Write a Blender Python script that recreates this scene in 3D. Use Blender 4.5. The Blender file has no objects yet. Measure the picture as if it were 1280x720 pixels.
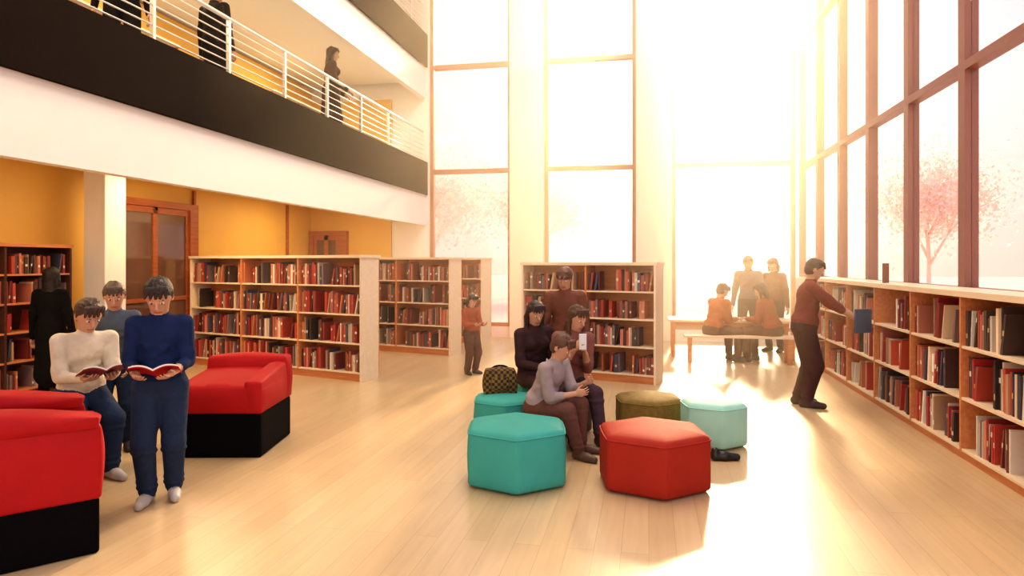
import bpy, math, random, time
import numpy as np
from mathutils import Vector, Matrix
random.seed(7)
SC = bpy.context.scene
COL = SC.collection
T0 = time.time()

# ------------------------------------------------------------------ materials
_M = {}
def mat(name, col, rough=0.6, metal=0.0, var=0.08, scale=6.0, bump=0.0, bscale=40.0, spec=0.5, sheen=0.0):
    if name in _M: return _M[name]
    m = bpy.data.materials.new(name); m.use_nodes = True
    nt = m.node_tree; b = nt.nodes['Principled BSDF']
    tc = nt.nodes.new('ShaderNodeTexCoord')
    nz = nt.nodes.new('ShaderNodeTexNoise'); nz.inputs['Scale'].default_value = scale
    nz.inputs['Detail'].default_value = 4
    nt.links.new(tc.outputs['Object'], nz.inputs['Vector'])
    mx = nt.nodes.new('ShaderNodeMix'); mx.data_type = 'RGBA'
    mx.inputs[6].default_value = (*[max(0, c*(1-var)) for c in col], 1)
    mx.inputs[7].default_value = (*[min(1, c*(1+var)) for c in col], 1)
    nt.links.new(nz.outputs['Fac'], mx.inputs[0])
    nt.links.new(mx.outputs[2], b.inputs['Base Color'])
    b.inputs['Roughness'].default_value = rough
    b.inputs['Metallic'].default_value = metal
    b.inputs['Specular IOR Level'].default_value = spec
    if sheen: b.inputs['Sheen Weight'].default_value = sheen
    if bump:
        n2 = nt.nodes.new('ShaderNodeTexNoise'); n2.inputs['Scale'].default_value = bscale
        nt.links.new(tc.outputs['Object'], n2.inputs['Vector'])
        bp = nt.nodes.new('ShaderNodeBump'); bp.inputs['Strength'].default_value = bump
        bp.inputs['Distance'].default_value = 0.02
        nt.links.new(n2.outputs['Fac'], bp.inputs['Height'])
        nt.links.new(bp.outputs['Normal'], b.inputs['Normal'])
    _M[name] = m
    return m

def wood(name, c1, c2, rough=0.45, stretch=(1, 12, 12)):
    if name in _M: return _M[name]
    m = bpy.data.materials.new(name); m.use_nodes = True
    nt = m.node_tree; b = nt.nodes['Principled BSDF']
    tc = nt.nodes.new('ShaderNodeTexCoord'); mp = nt.nodes.new('ShaderNodeMapping')
    mp.inputs['Scale'].default_value = stretch
    nz = nt.nodes.new('ShaderNodeTexNoise'); nz.inputs['Scale'].default_value = 2.5; nz.inputs['Detail'].default_value = 6
    nt.links.new(tc.outputs['Object'], mp.inputs['Vector']); nt.links.new(mp.outputs['Vector'], nz.inputs['Vector'])
    cr = nt.nodes.new('ShaderNodeValToRGB')
    cr.color_ramp.elements[0].position = 0.3; cr.color_ramp.elements[0].color = (*c1, 1)
    cr.color_ramp.elements[1].position = 0.7; cr.color_ramp.elements[1].color = (*c2, 1)
    nt.links.new(nz.outputs['Fac'], cr.inputs['Fac']); nt.links.new(cr.outputs['Color'], b.inputs['Base Color'])
    b.inputs['Roughness'].default_value = rough
    _M[name] = m
    return m

def floor_mat():
    m = bpy.data.materials.new('floor_planks'); m.use_nodes = True
    nt = m.node_tree; b = nt.nodes['Principled BSDF']
    tc = nt.nodes.new('ShaderNodeTexCoord'); mp = nt.nodes.new('ShaderNodeMapping')
    mp.inputs['Rotation'].default_value = (0, 0, math.radians(90))
    br = nt.nodes.new('ShaderNodeTexBrick')
    br.inputs['Scale'].default_value = 1.0
    br.inputs['Brick Width'].default_value = 1.9; br.inputs['Row Height'].default_value = 0.15
    br.inputs['Mortar Size'].default_value = 0.002; br.inputs['Mortar Smooth'].default_value = 0.4
    br.inputs['Color1'].default_value = (0.59, 0.42, 0.245, 1)
    br.inputs['Color2'].default_value = (0.65, 0.475, 0.285, 1)
    br.inputs['Mortar'].default_value = (0.46, 0.31, 0.17, 1)
    nt.links.new(tc.outputs['Object'], mp.inputs['Vector']); nt.links.new(mp.outputs['Vector'], br.inputs['Vector'])
    mp2 = nt.nodes.new('ShaderNodeMapping'); mp2.inputs['Scale'].default_value = (14, 0.8, 1)
    nz = nt.nodes.new('ShaderNodeTexNoise'); nz.inputs['Scale'].default_value = 2; nz.inputs['Detail'].default_value = 6
    nt.links.new(tc.outputs['Object'], mp2.inputs['Vector']); nt.links.new(mp2.outputs['Vector'], nz.inputs['Vector'])
    mx = nt.nodes.new('ShaderNodeMix'); mx.data_type = 'RGBA'; mx.blend_type = 'MULTIPLY'
    nt.links.new(br.outputs['Color'], mx.inputs[6])
    cr = nt.nodes.new('ShaderNodeValToRGB')
    cr.color_ramp.elements[0].color = (0.75, 0.74, 0.72, 1); cr.color_ramp.elements[1].color = (1.2, 1.2, 1.2, 1)
    nt.links.new(nz.outputs['Fac'], cr.inputs['Fac']); nt.links.new(cr.outputs['Color'], mx.inputs[7])
    mx.inputs[0].default_value = 0.6
    nt.links.new(mx.outputs[2], b.inputs['Base Color'])
    b.inputs['Roughness'].default_value = 0.28
    return m

def glass_mat():
    m = bpy.data.materials.new('window_glass'); m.use_nodes = True
    nt = m.node_tree; nt.nodes.clear()
    o = nt.nodes.new('ShaderNodeOutputMaterial'); t = nt.nodes.new('ShaderNodeBsdfTransparent')
    t.inputs['Color'].default_value = (0.985, 0.985, 0.99, 1)
    g = nt.nodes.new('ShaderNodeBsdfGlossy'); g.inputs['Roughness'].default_value = 0.02
    mx = nt.nodes.new('ShaderNodeMixShader'); mx.inputs[0].default_value = 0.03
    nt.links.new(t.outputs[0], mx.inputs[1]); nt.links.new(g.outputs[0], mx.inputs[2])
    nt.links.new(mx.outputs[0], o.inputs[0])
    return m

def book_mat():
    m = bpy.data.materials.new('book_spines'); m.use_nodes = True
    nt = m.node_tree; b = nt.nodes['Principled BSDF']
    a = nt.nodes.new('ShaderNodeAttribute'); a.attribute_name = 'Col'
    nt.links.new(a.outputs['Color'], b.inputs['Base Color'])
    b.inputs['Roughness'].default_value = 0.55
    return m

def leaf_mat(name, c):
    m = bpy.data.materials.new(name); m.use_nodes = True
    nt = m.node_tree; nt.nodes.clear()
    o = nt.nodes.new('ShaderNodeOutputMaterial'); d = nt.nodes.new('ShaderNodeBsdfDiffuse'); t = nt.nodes.new('ShaderNodeBsdfTranslucent')
    tc = nt.nodes.new('ShaderNodeTexCoord'); nz = nt.nodes.new('ShaderNodeTexNoise'); nz.inputs['Scale'].default_value = 0.8
    cr = nt.nodes.new('ShaderNodeValToRGB')
    cr.color_ramp.elements[0].color = (*[x*0.88 for x in c], 1); cr.color_ramp.elements[1].color = (*[min(1, x*1.1) for x in c], 1)
    nt.links.new(tc.outputs['Object'], nz.inputs['Vector']); nt.links.new(nz.outputs['Fac'], cr.inputs[0])
    nt.links.new(cr.outputs[0], d.inputs[0]); nt.links.new(cr.outputs[0], t.inputs[0])
    mx = nt.nodes.new('ShaderNodeMixShader'); mx.inputs[0].default_value = 0.6
    nt.links.new(d.outputs[0], mx.inputs[1]); nt.links.new(t.outputs[0], mx.inputs[2]); nt.links.new(mx.outputs[0], o.inputs[0])
    return m

def basket_mat():
    m = bpy.data.materials.new('mustard_basket_weave'); m.use_nodes = True
    nt = m.node_tree; b = nt.nodes['Principled BSDF']
    tc = nt.nodes.new('ShaderNodeTexCoord'); ck = nt.nodes.new('ShaderNodeTexChecker'); ck.inputs['Scale'].default_value = 38
    ck.inputs['Color1'].default_value = (.36, .20, .03, 1); ck.inputs['Color2'].default_value = (.035, .02, .01, 1)
    nz = nt.nodes.new('ShaderNodeTexNoise'); nz.inputs['Scale'].default_value = 9
    mx = nt.nodes.new('ShaderNodeMix'); mx.data_type = 'RGBA'; mx.inputs[7].default_value = (.03, .015, .01, 1)
    nt.links.new(tc.outputs['Object'], ck.inputs['Vector']); nt.links.new(tc.outputs['Object'], nz.inputs['Vector'])
    nt.links.new(nz.outputs['Fac'], mx.inputs[0]); nt.links.new(ck.outputs['Color'], mx.inputs[6])
    nt.links.new(mx.outputs[2], b.inputs['Base Color']); b.inputs['Roughness'].default_value = .8
    return m

WHITE = mat('white_paint', (0.84, 0.81, 0.77), 0.6, var=0.03)
CREAM = mat('cream_column_paint', (0.93, 0.85, 0.67), 0.6, var=0.03)
YELLOW = mat('golden_wall_panel', (0.78, 0.48, 0.12), 0.55, var=0.08, scale=2)
DARKB = mat('dark_brown_fascia', (0.012, 0.006, 0.004), 0.85, var=0.2, spec=0.08)
OAK = wood('honey_oak', (0.56, 0.19, 0.07), (0.70, 0.29, 0.11))
OAKL = wood('pale_oak', (0.80, 0.62, 0.42), (0.88, 0.71, 0.52))
REDW = wood('red_brown_wood', (0.34, 0.09, 0.03), (0.46, 0.14, 0.05))
DKW = wood('dark_walnut', (0.07, 0.025, 0.015), (0.11, 0.04, 0.025))
FRAME = mat('copper_window_frame', (0.42, 0.17, 0.09), 0.4, var=0.05)
FRAMEG = mat('red_brown_window_frame', (0.27, 0.10, 0.07), 0.4, var=0.05)
STEEL = mat('brushed_steel', (0.78, 0.76, 0.73), 0.3, metal=0.7, var=0.03)
BLACKF = mat('black_upholstery', (0.004, 0.003, 0.003), 0.85, bump=0.1, bscale=200, spec=0.1)
REDF = mat('red_upholstery', (0.42, 0.008, 0.010), 0.65, bump=0.15, bscale=160, var=0.16, spec=0.25)
RUSTF = mat('rust_red_upholstery', (0.36, 0.026, 0.012), 0.7, bump=0.15, bscale=160, var=0.12, spec=0.25)
TEALF = mat('teal_upholstery', (0.06, 0.36, 0.31), 0.7, bump=0.15, bscale=160, var=0.1, spec=0.25)
PTEALF = mat('pale_teal_upholstery', (0.36, 0.66, 0.57), 0.7, bump=0.15, bscale=160, var=0.1)
OLIVEF = mat('olive_upholstery', (0.22, 0.14, 0.028), 0.8, bump=0.3, bscale=90, var=0.35, scale=25)
BROWNF = mat('brown_upholstery', (0.08, 0.04, 0.025), 0.8, bump=0.3, bscale=90)
GLASS = glass_mat(); BOOK = book_mat(); FLOOR = floor_mat()
PAPER = mat('book_paper', (0.80, 0.74, 0.64), 0.7)

# ------------------------------------------------------------------ mesh helpers
def empty(name, loc=(0, 0, 0), rotz=0.0):
    e = bpy.data.objects.new(name, None); e.empty_display_size = 0.1
    e.location = loc; e.rotation_euler = (0, 0, rotz); COL.objects.link(e); return e

def link(o, parent=None):
    COL.objects.link(o)
    if parent: o.parent = parent
    return o

def boxes(name, bl, mats, loc=(0, 0, 0), rotz=0.0, parent=None, bevel=0.0):
    V = []; F = []; MI = []
    for b in bl:
        x0, x1, y0, y1, z0, z1 = b[:6]; mi = b[6] if len(b) > 6 else 0
        n = len(V)
        V += [(x0, y0, z0), (x1, y0, z0), (x1, y1, z0), (x0, y1, z0), (x0, y0, z1), (x1, y0, z1), (x1, y1, z1), (x0, y1, z1)]
        for f in ((0, 3, 2, 1), (4, 5, 6, 7), (0, 1, 5, 4), (1, 2, 6, 5), (2, 3, 7, 6), (3, 0, 4, 7)):
            F.append(tuple(n+i for i in f)); MI.append(mi)
    me = bpy.data.meshes.new(name); me.from_pydata(V, [], F)
    for m in mats: me.materials.append(m)
    me.polygons.foreach_set('material_index', MI)
    o = bpy.data.objects.new(name, me); o.location = loc; o.rotation_euler = (0, 0, rotz)
    if bevel:
        md = o.modifiers.new('bevel', 'BEVEL'); md.width = bevel; md.segments = 2; md.limit_method = 'ANGLE'
    return link(o, parent)

def puffbox(name, sx, sy, sz, loc, m, parent=None, puff=0.03, bev=0.04, rot=(0, 0, 0), taper=0.0, n=8, topslope=0.0, bulge=0.0):
    """upholstered block, centred in x,y, resting at z=0 of loc"""
    import bmesh
    bm = bmesh.new(); bmesh.ops.create_cube(bm, size=2.0)
    bmesh.ops.subdivide_edges(bm, edges=bm.edges[:], cuts=n, use_grid_fill=True)
    for v in bm.verts:
        x, y, z = v.co
        ax = (1-y*y)*(1-z*z); ay = (1-x*x)*(1-z*z); az = (1-x*x)*(1-y*y)
        px = x*sx/2 + (puff*ax*np.sign(x) if abs(x) > .999 else 0)
        py = y*sy/2 + (puff*ay*np.sign(y) if abs(y) > .999 else 0)
        pz = z*sz/2 + (puff*az if z > .999 else 0)
        k = 1 - taper*(z+1)/2 + bulge*(1-z*z)
        if z > 0: pz += topslope*y*sy/2*z
        v.co = (px*k, py*k, pz+sz/2)
    me = bpy.data.meshes.new(name); bm.to_mesh(me); bm.free(); me.materials.append(m)
    for p in me.polygons: p.use_smooth = True
    o = bpy.data.objects.new(name, me); o.location = loc; o.rotation_euler = rot
    md = o.modifiers.new('bevel', 'BEVEL'); md.width = bev; md.segments = 4; md.limit_method = 'ANGLE'; md.angle_limit = math.radians(50)
    return link(o, parent)

def pipe(name, pts, r, m, parent=None, cyclic=True):
    cu = bpy.data.curves.new(name, 'CURVE'); cu.dimensions = '3D'; cu.bevel_depth = r; cu.bevel_resolution = 2
    sp = cu.splines.new('POLY'); sp.points.add(len(pts)-1)
    for i, p in enumerate(pts): sp.points[i].co = (*p, 1)
    sp.use_cyclic_u = cyclic
    cu.materials.append(m)
    o = bpy.data.objects.new(name, cu); return link(o, parent)

# ------------------------------------------------------------------ books / bookcases
PAL = [(0.44, 0.035, 0.025), (0.36, 0.03, 0.025), (0.50, 0.07, 0.04), (0.18, 0.03, 0.025), (0.08, 0.04, 0.035), (0.13, 0.09, 0.10),
       (0.46, 0.28, 0.17), (0.58, 0.46, 0.35), (0.07, 0.07, 0.11), (0.38, 0.11, 0.055), (0.50, 0.15, 0.07), (0.50, 0.16, 0.11),
       (0.64, 0.53, 0.42), (0.25, 0.045, 0.035), (0.46, 0.08, 0.06), (0.05, 0.03, 0.03), (0.54, 0.20, 0.13), (0.24, 0.16, 0.16), (0.10, 0.06, 0.05)]
def books(name, runs, loc, rotz, ymin=0.03, depth=0.2, fill=0.9, parent=None, gap=.04, leanp=.1):
    pal = PAL+([(0.74, 0.68, 0.58), (0.80, 0.74, 0.66), (0.66, 0.60, 0.52), (0.72, 0.55, 0.38)] if gap > .05 else [])
    V = []; F = []; C = []
    for (x0, x1, z, rh) in runs:
        x = x0 + random.uniform(0, 0.02); base = random.uniform(0.72, 0.9)*rh
        if gap > .05: x1 = x1-random.uniform(0, .4)*(x1-x0)*.7
        while x < x1-0.03:
            if random.random() > fill:
                x += random.uniform(0.04, 0.14+gap); base = random.uniform(0.68, 0.92)*rh; continue
            w = random.uniform(0.016, 0.042)
            if x+w > x1: break
            h = base*random.uniform(0.84, 1.04); d = depth*random.uniform(0.75, 1.0)
            lean = random.uniform(-0.004, 0.004) if random.random() < 1-leanp else random.uniform(0.02, 0.06)
            if x+w+lean > x1: lean = 0
            y0 = ymin+random.uniform(0, 0.03); c = random.choice(pal); k = random.uniform(0.7, 1.3)
            def bx(xa, xb, ya, yb, za, zb, cc, l0, l1):
                n = len(V)
                V.extend([(xa+l0, ya, za), (xb+l0, ya, za), (xb+l0, yb, za), (xa+l0, yb, za), (xa+l1, ya, zb), (xb+l1, ya, zb), (xb+l1, yb, zb), (xa+l1, yb, zb)])
                for f in ((0, 3, 2, 1), (4, 5, 6, 7), (0, 1, 5, 4), (1, 2, 6, 5), (2, 3, 7, 6), (3, 0, 4, 7)):
                    F.append(tuple(n+i for i in f)); C.append(cc)
            cc = tuple(min(1, v*k) for v in c)
            bx(x, x+w, y0, y0+d, z, z+h, cc, 0, lean)
            if random.random() < 0.4:
                t = random.uniform(.15, .7)
                bx(x+w*.12, x+w*.88, y0-0.0015, y0, z+h*t, z+h*(t+.13), random.choice([(.75, .68, .5), (.8, .78, .75), (.6, .45, .2)]), lean*t, lean*(t+.13))
            x += w+0.001+max(0, lean)
            if random.random() < .12: base = random.uniform(0.68, 0.92)*rh
    me = bpy.data.meshes.new(name); me.from_pydata(V, [], F); me.materials.append(BOOK)
    ca = me.color_attributes.new('Col', 'FLOAT_COLOR', 'CORNER')
    arr = np.ones((len(F), 4, 4), np.float32); arr[:, :, :3] = np.array(C, np.float32)[:, None, :]
    ca.data.foreach_set('color', arr.ravel())
    o = bpy.data.objects.new(name, me); o.location = loc; o.rotation_euler = (0, 0, rotz)
    return link(o, parent)

def bookcase(name, bname, W, H, D, bays, rows, loc, rotz, body, top, back=None, base=0.10, fill=0.9, ends=None, cap=0.04, gap=.04, leanp=.1):
    t = 0.028; bl = []
    back = back or body; ends = ends or body
    mats = [body, top, back, ends]
    bl.append((0.01, W-0.01, 0.03, D, 0, base, 0))
    bl.append((-0.015, W+0.015, -0.015, D+0.015, H-cap, H, 1))
    bl.append((0, W, D-0.015, D, base, H-cap, 2))
    bw = W/bays
    for i in range(bays+1):
        x = i*bw
        e = (i == 0 or i == bays)
        xa = max(0, x-t/2); xb = min(W, x+t/2)
        if i == 0: xb = t
        if i == bays: xa = W-t
        bl.append((xa, xb, 0, D-0.015, base if not e else 0, H-cap, 3 if e else 0))
    rh = (H-cap-base)/rows; runs = []
    for r in range(rows):
        z = base+r*rh
        for i in range(bays):
            xa = i*bw+t/2+(t/2 if i == 0 else 0); xb = (i+1)*bw-t/2-(t/2 if i == bays-1 else 0)
            bl.append((xa, xb, 0.005, D-0.015, z, z+0.022, 1))
            runs.append((xa+0.005, xb-0.005, z+0.022, rh-0.03))
    o = boxes(name, bl, mats, loc, rotz, bevel=0.002)
    books(bname, runs, loc, rotz, ymin=0.03, depth=min(0.24, D-0.09), fill=fill, gap=gap, leanp=leanp)
    return o

# ------------------------------------------------------------------ people (implicit surface -> one continuous mesh)
def nrm(v):
    v = np.asarray(v, float); return v/max(1e-9, np.linalg.norm(v))
def ik(a, b, l1, l2, pole):
    a = np.array(a, float); b = np.array(b, float); d = b-a; L = np.linalg.norm(d); u = d/max(L, 1e-6)
    L2 = min(L, (l1+l2)*0.998)
    b = a+u*L2
    x = (l1*l1-l2*l2+L2*L2)/(2*L2); h = math.sqrt(max(0, l1*l1-x*x))
    p = np.array(pole, float); p = p-u*np.dot(p, u); p = nrm(p)
    return a+u*x+p*h, b

class Fig:
    def __init__(s): s.P = []
    def cap(s, a, b, r0, r1, lab, k=0.01, clampz=None): s.P.append(('c', np.array(a, float), np.array(b, float), r0, r1, lab, k, clampz))
    def ell(s, c, r, R, lab, k=0.01): s.P.append(('e', np.array(c, float), np.array(r, float), np.array(R, float), 0, lab, k, None))
    @staticmethod
    def sdf(p, X):
        if p[0] == 'c':
            a, b, r0, r1 = p[1:5]; ab = b-a; L = max(1e-9, ab@ab)
            t = np.clip(((X-a)@ab)/L, 0, 1)
            d = np.linalg.norm(X-a-t[..., None]*ab, axis=-1)-(r0+(r1-r0)*t)
            if p[7] is not None: d = np.maximum(d, p[7]-X[..., 2])
            return d
        c, r, R = p[1:4]
        q = (X-c)@R.T
        k0 = np.linalg.norm(q/r, axis=-1); k1 = np.linalg.norm(q/(r*r), axis=-1)
        return np.where(k1 > 1e-6, k0*(k0-1)/np.maximum(k1, 1e-6), -r.min())
    def bbox(s, p):
        if p[0] == 'c':
            m = max(p[3], p[4]); return np.minimum(p[1], p[2])-m, np.maximum(p[1], p[2])+m
        m = p[2].max(); return p[1]-m, p[1]+m
    def mesh(s, vox):
        lo = np.min([s.bbox(p)[0] for p in s.P], axis=0)-3*vox; hi = np.max([s.bbox(p)[1] for p in s.P], axis=0)+3*vox
        n = np.ceil((hi-lo)/vox).astype(int)+1
        D = np.full(n, 1.0, np.float32)
        ax = [lo[i]+vox*np.arange(n[i]) for i in range(3)]
        for p in s.P:
            l, h = s.bbox(p); mg = p[6]+2.5*vox
            i0 = np.maximum(0, np.floor((l-mg-lo)/vox).astype(int)); i1 = np.minimum(n, np.ceil((h+mg-lo)/vox).astype(int)+1)
            X = np.stack(np.meshgrid(*[ax[i][i0[i]:i1[i]] for i in range(3)], indexing='ij'), -1)
            d = s.sdf(p, X); sl = tuple(slice(i0[i], i1[i]) for i in range(3)); a = D[sl]; k = p[6]
            hh = np.clip(0.5+0.5*(a-d)/k, 0, 1)
            D[sl] = a*(1-hh)+d*hh-k*hh*(1-hh)
        ins = D < 0
        c = np.zeros(n-1, np.int8)
        offs = [(i, j, k) for i in (0, 1) for j in (0, 1) for k in (0, 1)]
        for o in offs: c += ins[o[0]:n[0]-1+o[0], o[1]:n[1]-1+o[1], o[2]:n[2]-1+o[2]]
        act = np.argwhere((c > 0) & (c < 8))
        idx = np.full(n-1, -1, np.int32); idx[act[:, 0], act[:, 1], act[:, 2]] = np.arange(len(act))
        acc = np.zeros((len(act), 3)); cnt = np.zeros(len(act))
        for o in offs:
            for ax_ in range(3):
                if o[ax_]: continue
                q = list(o); q[ax_] = 1
                A = D[act[:, 0]+o[0], act[:, 1]+o[1], act[:, 2]+o[2]]; B = D[act[:, 0]+q[0], act[:, 1]+q[1], act[:, 2]+q[2]]
                m = (A < 0) != (B < 0); t = np.where(m, A/np.where(m, A-B, 1), 0)
                pos = act+np.array(o); pos = pos.astype(float); pos[:, ax_] += t
                acc[m] += pos[m]; cnt[m] += 1
        V = lo+vox*acc/cnt[:, None]
        Q = []
        for a in range(3):
            b, cc = (a+1) % 3, (a+2) % 3
            s0 = [slice(None)]*3; s1 = [slice(None)]*3; s0[a] = slice(0, n[a]-1); s1[a] = slice(1, n[a])
            A = ins[tuple(s0)]; B = ins[tuple(s1)]
            e = np.argwhere(A != B)
            e = e[(e[:, b] > 0) & (e[:, cc] > 0) & (e[:, b] < n[b]-1) & (e[:, cc] < n[cc]-1)]
            fl = A[e[:, 0], e[:, 1], e[:, 2]]
            def g(db, dc):
                x = e.copy(); x[:, b] -= db; x[:, cc] -= dc; return idx[x[:, 0], x[:, 1], x[:, 2]]
            q = np.stack([g(1, 1), g(0, 1), g(0, 0), g(1, 0)], 1)
            q[~fl] = q[~fl][:, ::-1]
            Q.append(q)
        Q = np.concatenate(Q); Q = Q[(Q >= 0).all(1)]
        cen = V[Q].mean(1); best = np.full(len(Q), 1e9); lab = np.zeros(len(Q), int)
        labs = sorted(set(p[5] for p in s.P))
        for p in s.P:
            d = s.sdf(p, cen); m = d < best; best[m] = d[m]; lab[m] = labs.index(p[5])
        return V, Q, lab, labs

def rotm(axis, ang): return np.array(Matrix.Rotation(ang, 3, Vector(axis)))

def person(name, loc, face, H=1.7, pel=None, lean=0.0, side=0.0, yaw=0.0, head=(0.0, 0.0), hands=None, palms=None, feet=None,
           kneepole=((0.15, 1, 0.3), (-0.15, 1, 0.3)), elb=None, hair='short', cols=None, sleeve='long', vox=0.009, hs=1.0, fem=False,
           curl=0.5, skirt=False, bulk=1.0, legk=1.0, toe=None, parent=None):
    F = Fig(); h = H
    cols = cols or {}
    P = np.array(pel if pel is not None else (0, 0, 0.525*h), float)
    Rl = rotm((1, 0, 0), -lean) @ rotm((0, 1, 0), side)
    Ry = rotm((0, 0, 1), yaw)
    R = Ry @ Rl
    sx, sy, sz = R@np.array([1, 0, 0]), R@np.array([0, 1, 0]), R@np.array([0, 0, 1])
    A3 = np.array([sx, sy, sz])
    bk = bulk
    hipx = Ry@np.array([1, 0, 0])
    Ah = np.array([hipx, Ry@np.array([0, 1, 0]), (0, 0, 1)])
    k1 = 0.022*h
    F.ell(P, (0.096*h*bk, 0.074*h*bk, 0.072*h), Ah, 'pants', k1)
    F.ell(P+sz*.050*h, (0.098*h*bk, 0.077*h*bk, 0.060*h), A3, 'shirt', k1)
    F.ell(P+sz*.12*h, (0.084*h*bk, 0.064*h*bk, 0.095*h), A3, 'shirt', k1)
    F.ell(P+sz*.215*h, (0.098*h*bk, 0.068*h*bk, 0.095*h), A3, 'shirt', k1)
    sw = (0.096 if fem else 0.103)*h*bk
    shp = [P+sz*.272*h+sx*sw, P+sz*.272*h-sx*sw]
    F.cap(shp[0]-sx*.02*h, shp[1]+sx*.02*h, .036*h, .036*h, 'shirt', k1)
    if fem:
        for q in (1, -1): F.ell(P+sz*.215*h+sy*.05*h+sx*q*.042*h, (.036*h, .034*h, .036*h), A3, 'shirt', .02*h)
    N = P+sz*.300*h
    F.cap(N-sz*.02*h, N+sz*.012*h, .043*h, .034*h, 'shirt', .015*h)
    rf_ = random.Random(len(name)*13+int(h*1000))
    for _ in range(7):
        zc = rf_.uniform(.02, .20)*h; a = rf_.uniform(-1.6, 1.6); a2 = a+rf_.uniform(.5, 1.1)*rf_.choice((-1, 1)); dz = rf_.uniform(-.05, .05)*h
        wx, wy = .078*h*bk, .058*h*bk
        F.cap(P+sz*zc+sx*math.sin(a)*wx+sy*math.cos(a)*wy, P+sz*(zc+dz)+sx*math.sin(a2)*wx+sy*math.cos(a2)*wy, .014*h, .009*h, 'shirt', .018*h)
    hy, hp = head
    up0 = nrm(sz*0.4+np.array([0, 0, .6])); f0 = nrm(sy-up0*np.dot(sy, up0)); r0 = np.cross(f0, up0)
    M = np.array([r0, f0, up0]).T @ rotm((0, 0, 1), hy) @ rotm((1, 0, 0), -hp)
    hr, hf, hu = M[:, 0], M[:, 1], M[:, 2]
    Hh = .138*h*hs; HA = np.array([hr, hf, hu])
    c = N+nrm(up0*.8+hu*.2)*(.035*h+.42*Hh)+hf*.10*Hh
    F.cap(N, c-hu*.2*Hh-hf*.08*Hh, .032*h, .030*h, 'skin', .012*h)
    F.ell(c+hu*.10*Hh-hf*.02*Hh, np.array((.345, .415, .40))*Hh, HA, 'skin', .004)
    F.ell(c-hu*.20*Hh+hf*.08*Hh, np.array((.255, .29, .32))*Hh, HA, 'skin', .05*Hh*2)
    F.cap(c+hf*.385*Hh+hu*.04*Hh, c+hf*.455*Hh-hu*.10*Hh, .035*Hh, .055*Hh, 'skin', .03*Hh)
    for q in (1, -1):
        F.ell(c+hr*q*.335*Hh-hu*.02*Hh-hf*.02*Hh, np.array((.045, .085, .125))*Hh, HA, 'skin', .03*Hh)
        F.ell(c+hf*.355*Hh+hr*q*.135*Hh+hu*.035*Hh, np.array((.058, .05, .030))*Hh, HA, 'eyewhite', .01*Hh)
        F.ell(c+hf*.375*Hh+hr*q*.130*Hh+hu*.035*Hh, np.array((.028, .045, .030))*Hh, HA, 'iris', .01*Hh)
        F.cap(c+hf*.380*Hh+hr*q*.08*Hh+hu*.125*Hh, c+hf*.340*Hh+hr*q*.19*Hh+hu*.125*Hh, .010*Hh, .008*Hh, 'hair', .01*Hh)
    F.cap(c+hf*.345*Hh-hr*.075*Hh-hu*.275*Hh, c+hf*.345*Hh+hr*.075*Hh-hu*.275*Hh, .028*Hh, .028*Hh, 'lip', .02*Hh)
    hl = 'hair'
    F.ell(c+hu*.17*Hh-hf*.075*Hh, np.array((.375, .42, .375))*Hh, HA, hl, .01*Hh)
    F.ell(c-hf*.17*Hh+hu*.0*Hh, np.array((.35, .30, .37))*Hh, HA, hl, .02*Hh)
    for q in (-.24, -.12, -.02, .09, .2):
        F.cap(c+hr*q*Hh+hf*.24*Hh+hu*.42*Hh, c+hr*(q*1.2+.04)*Hh+hf*.385*Hh+hu*(.21+.06*abs(q))*Hh, .08*Hh, .035*Hh, hl, .02*Hh)
    for q in (1, -1): F.cap(c+hr*q*.33*Hh+hu*.2*Hh, c+hr*q*.345*Hh+hf*.04*Hh+hu*.02*Hh, .06*Hh, .03*Hh, hl, .03*Hh)
    rr = random.Random(len(name)*7+int(h*100))
    for _ in range(12):
        a = rr.uniform(0, 6.28); b_ = rr.uniform(.2, 1.1)
        dv = hr*math.sin(b_)*math.cos(a)*.37+hf*(math.sin(b_)*math.sin(a)*.41-.07)+hu*(math.cos(b_)*.37+.17)
        t_ = nrm(np.cross(dv, hr+hu*.3))*.09
        F.cap(c+dv*Hh*.97, c+(dv*1.0+t_)*Hh, .055*Hh, .03*Hh, hl, .03*Hh)
    if hair in ('long', 'bob'):
        Lh = 1.15 if hair == 'long' else .55
        F.ell(c-hf*.24*Hh-hu*(.05+Lh*.35)*Hh, np.array((.34, .20, .30+Lh*.35))*Hh, HA, hl, .05*Hh)
        for q in (1, -1):
            e1 = c+hr*q*.36*Hh-hf*.06*Hh-hu*.15*Hh; e2 = e1+np.array([0, 0, -1])*(Lh*.62)*Hh+hr*q*.03*Hh-hf*.03*Hh
            F.cap(c+hr*q*.28*Hh+hu*.25*Hh, e1, .12*Hh, .12*Hh, hl, .05*Hh); F.cap(e1, e2, .12*Hh, .07*Hh, hl, .05*Hh)
    if hair == 'cap':
        F.ell(c+hu*.22*Hh-hf*.05*Hh, np.array((.40, .45, .38))*Hh, HA, 'hat', .01*Hh)
        F.cap(c+hu*.27*Hh+hf*.35*Hh-hr*.15*Hh, c+hu*.24*Hh+hf*.58*Hh-hr*.08*Hh, .07*Hh, .05*Hh, 'hat', .02*Hh)
        F.cap(c+hu*.27*Hh+hf*.35*Hh+hr*.15*Hh, c+hu*.24*Hh+hf*.58*Hh+hr*.08*Hh, .07*Hh, .05*Hh, 'hat', .02*Hh)
    if feet is None: feet = ((.062*h, 0.0, 0), (-.062*h, 0.0, 0))
    lk = legk*bk
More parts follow.
